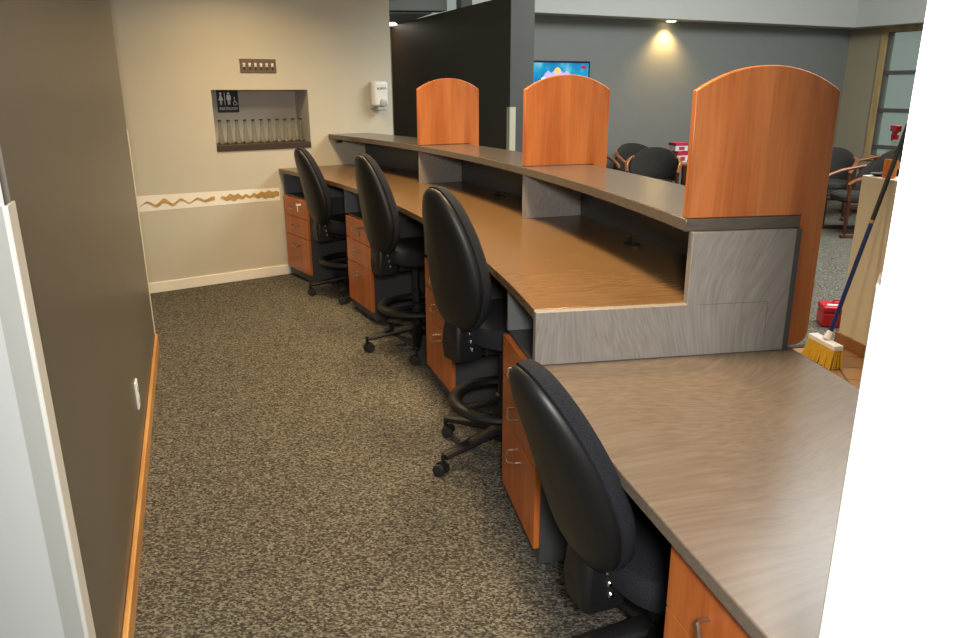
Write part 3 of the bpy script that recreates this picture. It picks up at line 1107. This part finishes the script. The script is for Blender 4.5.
# recessed downlight under the bulkhead
dls = 3.08
dp = B0 + bd * dls + Vector((bd.y, -bd.x, 0)) * 0.12
t = empty('downlight', (dp.x, dp.y, 2.44), ba)
tag(t, 'round recessed downlight glowing on the grey waiting room wall', 'ceiling light')
MB().lathe([(0.075, -0.012), (0.095, -0.010), (0.098, -0.0005), (0.07, -0.0005)], 24).build('trim_ring', M['white_plastic'], t)
MB().lathe([(0.02, -0.020), (0.055, -0.017), (0.068, -0.011)], 24).build('lens', M['lamp'], t)

# air vent high on the corridor bulkhead, panel light beyond it
t = empty('air_vent', (-1.12, 9.655, 2.66), R(5))
tag(t, 'black air vent high on the grey corridor bulkhead', 'vent')
MB().box(-0.11, 0.11, -0.012, -0.001, -0.09, 0.13).build('frame', M['vent'], t, bevel=0.002)
for k in range(5):
    MB().box(-0.09, 0.09, -0.018, -0.012, -0.07 + 0.04 * k, -0.055 + 0.04 * k).build('slat', M['char'], t)
t = empty('panel_light', (-1.515, 11.40, 2.444), R(0))
tag(t, 'lit white ceiling panel in the dark corridor behind the desk', 'ceiling light')
MB().box(-0.34, 0.34, -0.30, 0.30, -0.012, -0.0005).build('frame', M['white_plastic'], t, bevel=0.003)
MB().box(-0.325, 0.325, -0.285, 0.285, -0.016, -0.012).build('diffuser', M['panel_light'], t, smooth=0)


def make_guest_chair():
    root = empty('waiting_chair', (0, 0, 0))
    st = MB()
    vs, fs = [], []
    n = 32
    prof = [(0.05, 0.37), (0.95, 0.372), (1.0, 0.395), (0.99, 0.43), (0.90, 0.452), (0.05, 0.460)]
    for rho, z in prof:
        for i in range(n):
            a = 2 * PI * i / n
            c, s = math.cos(a), math.sin(a)
            vs.append((0.255 * (abs(c) ** 0.6) * (1 if c > 0 else -1) * rho, 0.25 * (abs(s) ** 0.6) * (1 if s > 0 else -1) * rho + 0.02, z))
    for i in range(len(prof) - 1):
        for j in range(n):
            fs.append((i * n + j, i * n + (j + 1) % n, (i + 1) * n + (j + 1) % n, (i + 1) * n + j))
    fs += [tuple(range(n)), tuple((len(prof) - 1) * n + j for j in range(n))]
    st.add(vs, fs).build('seat', M['grey_fabric'], root)
    # barrel back
    bk = MB()
    vs, fs = [], []
    N, K = 24, 10
    for side in (0, 1):
        for i in range(N + 1):
            u = i / N
            a = R(200 + 140 * u)
            top = 0.60 + 0.24 * math.sin(PI * u) ** 0.55
            for k in range(K + 1):
                z = 0.44 + (top - 0.44) * k / K
                r = (0.265 if side == 0 else 0.315) + 0.03 * (k / K) - (0.015 * (2 * k / K - 1) ** 4 if side else -0.015 * (2 * k / K - 1) ** 4)
                vs.append((r * math.cos(a) * 1.02, r * math.sin(a) + 0.03, z))
    S = (N + 1) * (K + 1)
    idx = lambda s, i, k: s * S + i * (K + 1) + k
    for i in range(N):
        for k in range(K):
            for s in (0, 1):
                fs.append((idx(s, i, k), idx(s, i + 1, k), idx(s, i + 1, k + 1), idx(s, i, k + 1)))
        fs.append((idx(0, i, K), idx(0, i + 1, K), idx(1, i + 1, K), idx(1, i, K)))
        fs.append((idx(0, i, 0), idx(0, i + 1, 0), idx(1, i + 1, 0), idx(1, i, 0)))
    for k in range(K):
        for i in (0, N):
            fs.append((idx(0, i, k), idx(0, i, k + 1), idx(1, i, k + 1), idx(1, i, k)))
    bk.add(vs, fs).build('backrest', M['grey_fabric'], root, smooth=60)
    for s in (-1, 1):
        arm = MB().tube([(s * 0.10, -0.315, 0.775), (s * 0.22, -0.25, 0.745), (s * 0.305, -0.10, 0.705), (s * 0.325, 0.08, 0.665), (s * 0.315, 0.22, 0.615), (s * 0.30, 0.27, 0.575)],
                        [0.018, 0.022, 0.025, 0.026, 0.024, 0.020], 10, flat=0.75)
        arm.build('armrest', M['armwood'], root)
        lg = MB().tube([(s * 0.30, 0.255, 0.585), (s * 0.295, 0.235, 0.30), (s * 0.29, 0.24, 0.04)], [0.020, 0.022, 0.022], 8)
        lg.build('front_leg', M['dkwood'], root)
        lg = MB().tube([(s * 0.295, -0.10, 0.70), (s * 0.29, -0.19, 0.35), (s * 0.285, -0.26, 0.04)], [0.018, 0.022, 0.022], 8)
        lg.build('rear_leg', M['dkwood'], root)
        MB().box(s * 0.288 - 0.02, s * 0.288 + 0.02, -0.30, 0.28, 0.001, 0.042).build('sled_runner', M['dkwood'], root, bevel=0.006)
        MB().box(s * 0.27 - 0.022, s * 0.27 + 0.022, -0.20, 0.24, 0.33, 0.372).build('seat_rail', M['dkwood'], root, bevel=0.005)
    return root


GC = [((2.17, 9.42), -106, 'waiting chair with rounded back in front of the red boxes, facing the desk'),
      ((2.15, 10.15), -75, 'waiting chair against the grey wall, behind the one facing the desk'),
      ((1.40, 9.75), -70, 'dark waiting chair partly hidden behind the middle cherry divider'),
      ((4.20, 8.25), 178, 'nearest waiting chair with sled base, side on behind the beige half wall'),
      ((5.02, 9.45), 185, 'waiting chair by the window, behind the nearest side on chair'),
      ((4.92, 11.15), -100, 'waiting chair in the corner against the back wall beside the window'),
      ((4.36, 9.45), -125, 'waiting chair half hidden by the largest divider, with pale rim on its back'),
      ((2.86, 9.15), -95, 'waiting chair right of the red boxes, hidden behind the large divider edge')]
gc = make_guest_chair()
for i, ((x, y), a, lab) in enumerate(GC):
    o = gc if i == 0 else copy_tree(gc)
    o.location = (x, y, 0)
    o.rotation_euler.z = R(a) - PI / 2
    tag(o, lab, 'chair', 'upholstered chairs in the waiting room')

t = empty('side_table', (2.80, 10.25, 0), ba)
tag(t, 'small wooden side table holding red boxes by the grey wall', 'table')
MB().box(-0.26, 0.26, -0.25, 0.25, 0.575, 0.605).build('tabletop', M['armwood'], t, bevel=0.004)
for sx in (-1, 1):
    for sy in (-1, 1):
        MB().box(sx * 0.22 - 0.02, sx * 0.22 + 0.02, sy * 0.22 - 0.02, sy * 0.22 + 0.02, 0, 0.575).build('leg', M['dkwood'], t, bevel=0.003)
BX = [((-0.15, 0.0, 0.606), 0.10, (0.19, 0.17, 0.15), 'red and white box at the bottom of the stack on side table'),
      ((-0.165, -0.01, 0.757), -0.12, (0.19, 0.17, 0.11), 'red and white box topmost in the stack on side table'),
      ((0.06, -0.10, 0.606), 0.25, (0.16, 0.15, 0.17), 'red and white box standing right of the box stack')]
for (lx, ly, z), a, (w, dd, h), lab in BX:
    p = Vector((2.80, 10.25, z)) + Matrix.Rotation(ba, 3, 'Z') @ Vector((lx, ly, 0))
    o = empty('gift_box', tuple(p), ba + a)
    tag(o, lab, 'box', 'red boxes on the side table')
    MB().box(-w / 2, w / 2, -dd / 2, dd / 2, 0, h * 0.62).build('box_body', M['boxwhite'], o, bevel=0.002)
    MB().box(-w / 2 - 0.003, w / 2 + 0.003, -dd / 2 - 0.003, dd / 2 + 0.003, h * 0.621, h - 0.002).build('lid', M['boxred'], o, bevel=0.002)
    MB().box(-w * 0.22, w * 0.22, -dd / 2 - 0.005, -dd / 2 - 0.0005, h * 0.15, h * 0.50).build('printed_panel', M['boxred'], o)

# red case on the carpet beyond the half wall
t = empty('red_case', (2.475, 4.88, 0), R(-10))
tag(t, 'red plastic carry case on the carpet behind the half wall', 'case')
MB().box(-0.13, 0.15, -0.085, 0.085, 0.0, 0.10).build('case_body', M['red'], t, bevel=0.012)
MB().box(-0.132, 0.152, -0.087, 0.087, 0.101, 0.145).build('lid', M['red'], t, bevel=0.012)
MB().box(-0.10, 0.12, -0.05, -0.02, 0.1452, 0.149).build('white_stripe', M['white_plastic'], t)
MB().tube([(-0.05, 0.02, 0.145), (-0.045, 0.02, 0.17), (0.05, 0.02, 0.17), (0.055, 0.02, 0.145)], 0.007, 8).build('handle', M['red'], t)

# broom leaning on the half wall
b0, b1 = Vector((2.045, 4.13, 0.15)), Vector((2.302, 4.21, 1.13))
bdn = (b1 - b0).normalized()
t = empty('broom', (2.025, 4.13, 0))
tag(t, 'broom with yellow bristles and blue handle leaning on the half wall', 'broom')
OB = Vector((2.025, 4.13, 0))
mid = b0 + bdn * 0.70
top = b0 + bdn * 1.26
MB().tube([b0 - OB, mid - OB], 0.0125, 12).build('handle', M['blue'], t)
MB().tube([mid - OB, mid + bdn * 0.02 - OB], 0.0135, 12).build('orange_band', M['glue'], t)
MB().tube([mid + bdn * 0.02 - OB, top - OB], 0.0128, 12).build('handle_grip', M['navyblack'], t)
mt = T(0, 0, 0, 0) @ Matrix.Rotation(R(10), 4, 'Z')
MB().box(-0.030, 0.030, -0.125, 0.125, 0.118, 0.148, mt @ T(0.010, 0, 0)).tube([(0.012, 0, 0.148), Vector((0.02, 0, 0.15)) + bdn * 0.05], [0.026, 0.017], 12).build('head', M['white_plastic'], t, bevel=0.004)
g = MB()
rr = random.Random(3)
for i in range(26):
    for j in range(5):
        y = -0.118 + 0.236 * i / 25
        x = -0.014 + 0.011 * j
        tx, ty = x * 1.7 + rr.uniform(-0.005, 0.005) - 0.012, y * 1.10 + rr.uniform(-0.004, 0.004)
        g.tube([mt @ Vector((x, y, 0.119)), mt @ Vector((tx, ty, 0.007 + rr.uniform(0, 0.006)))], [0.0055, 0.0065], 5)
o = g.build('bristles', M['straw'], t)
o['kind'] = 'stuff'

# dish and spray bottle on the half wall
p = HW0 + HWD * 0.075 + Vector((HWD.y * -1, HWD.x, 0)) * 0.055
o = MB().lathe([(0.020, 0), (0.040, 0.006), (0.050, 0.018), (0.047, 0.018), (0.036, 0.008), (0.01, 0.006)], 24).build('black_dish', M['rubber'], loc=(p.x, p.y, 1.0665))
tag(o, 'small round black dish on top of the beige half wall', 'dish')
p = HW0 + HWD * 0.165 + Vector((HWD.y * -1, HWD.x, 0)) * 0.045
t = empty('spray_bottle', (p.x, p.y, 1.0665), R(262))
tag(t, 'clear spray bottle with orange liquid and red trigger on half wall', 'spray bottle')
MB().lathe([(0.030, 0.0), (0.036, 0.006), (0.036, 0.10), (0.034, 0.104)], 20).build('liquid', M['orange_liq'], t)
MB().lathe([(0.0372, 0.0), (0.038, 0.02), (0.038, 0.14), (0.034, 0.165), (0.018, 0.195), (0.014, 0.205), (0.014, 0.225)], 20).build('bottle_body', M['clear'], t)
g = MB().lathe([(0.018, 0.215), (0.018, 0.242), (0.013, 0.248), (0.013, 0.26)], 16).box(-0.055, 0.035, -0.014, 0.014, 0.258, 0.292)
g.box(-0.068, -0.050, -0.008, 0.008, 0.266, 0.284)
g.tube([(-0.030, 0, 0.26), (-0.045, 0, 0.235), (-0.042, 0, 0.205)], [0.008, 0.008, 0.006], 8)
g.build('trigger', M['red'], t, bevel=0.003)


# ------------------------------------------------------------------ light
def area(name, loc, target, size, power, col, shape='DISK', sy=None, spread=None):
    L = bpy.data.lights.new(name, 'AREA')
    L.shape = shape
    L.size = size
    if sy:
        L.size_y = sy
    L.energy = power
    L.color = col
    if spread:
        L.spread = R(spread)
    o = bpy.data.objects.new(name, L)
    COL.objects.link(o)
    o.location = loc
    dv_ = Vector(target) - Vector(loc)
    o.rotation_euler = dv_.to_track_quat('-Z', 'Y').to_euler()
    return o


WARM = (1.0, 0.72, 0.40)
for ph, r, pw in ((11.0, 9.65, 30), (18.5, 9.6, 30), (26.0, 9.5, 26), (32.0, 9.2, 21)):
    x, y = pol(r, ph)
    area('ceiling_lamp', (x, y, 2.60), (x + 0.01, y, 0), 0.35, pw, WARM, spread=140)
area('flash_fill_lamp', (0.10, -0.30, 1.82), (0.15, 2.4, 0.8), 0.26, 66, (1.0, 0.97, 0.93))  # added fill lamp just behind the camera, stands in for a camera flash
area('daylight_panel', (4.2, 6.5, 4.3), (4.2, 7.0, 0), 4.5, 700, (0.95, 0.98, 0.95), 'RECTANGLE', 5.0)
sp = bpy.data.lights.new('downlight_lamp', 'SPOT')
sp.energy = 85
sp.color = (1.0, 0.64, 0.22)
sp.spot_size = R(120)
sp.spot_blend = 0.8
sp.shadow_soft_size = 0.05
so = bpy.data.objects.new('downlight_lamp', sp)
COL.objects.link(so)
so.location = (dp.x, dp.y, 2.40)

w = bpy.data.worlds.new('world')
scene.world = w
w.use_nodes = True
bg = w.node_tree.nodes['Background']
bg.inputs['Color'].default_value = (0.78, 0.88, 0.82, 1)
bg.inputs['Strength'].default_value = 0.38

# ------------------------------------------------------------------ camera
cam = bpy.data.cameras.new('camera')
cam.sensor_width = 36
cam.sensor_fit = 'HORIZONTAL'
cam.lens = 742 / 960 * 36
cam.clip_start = 0.05
co = bpy.data.objects.new('camera', cam)
COL.objects.link(co)
co.location = (0, 0, 1.56)
co.rotation_euler = (R(90 - 17.3), 0, 0)
scene.camera = co
vs_ = scene.view_settings
vs_.view_transform = 'Standard'
vs_.look = 'None'
vs_.gamma = 1
vs_.use_curve_mapping = False
vs_.exposure = 0.0
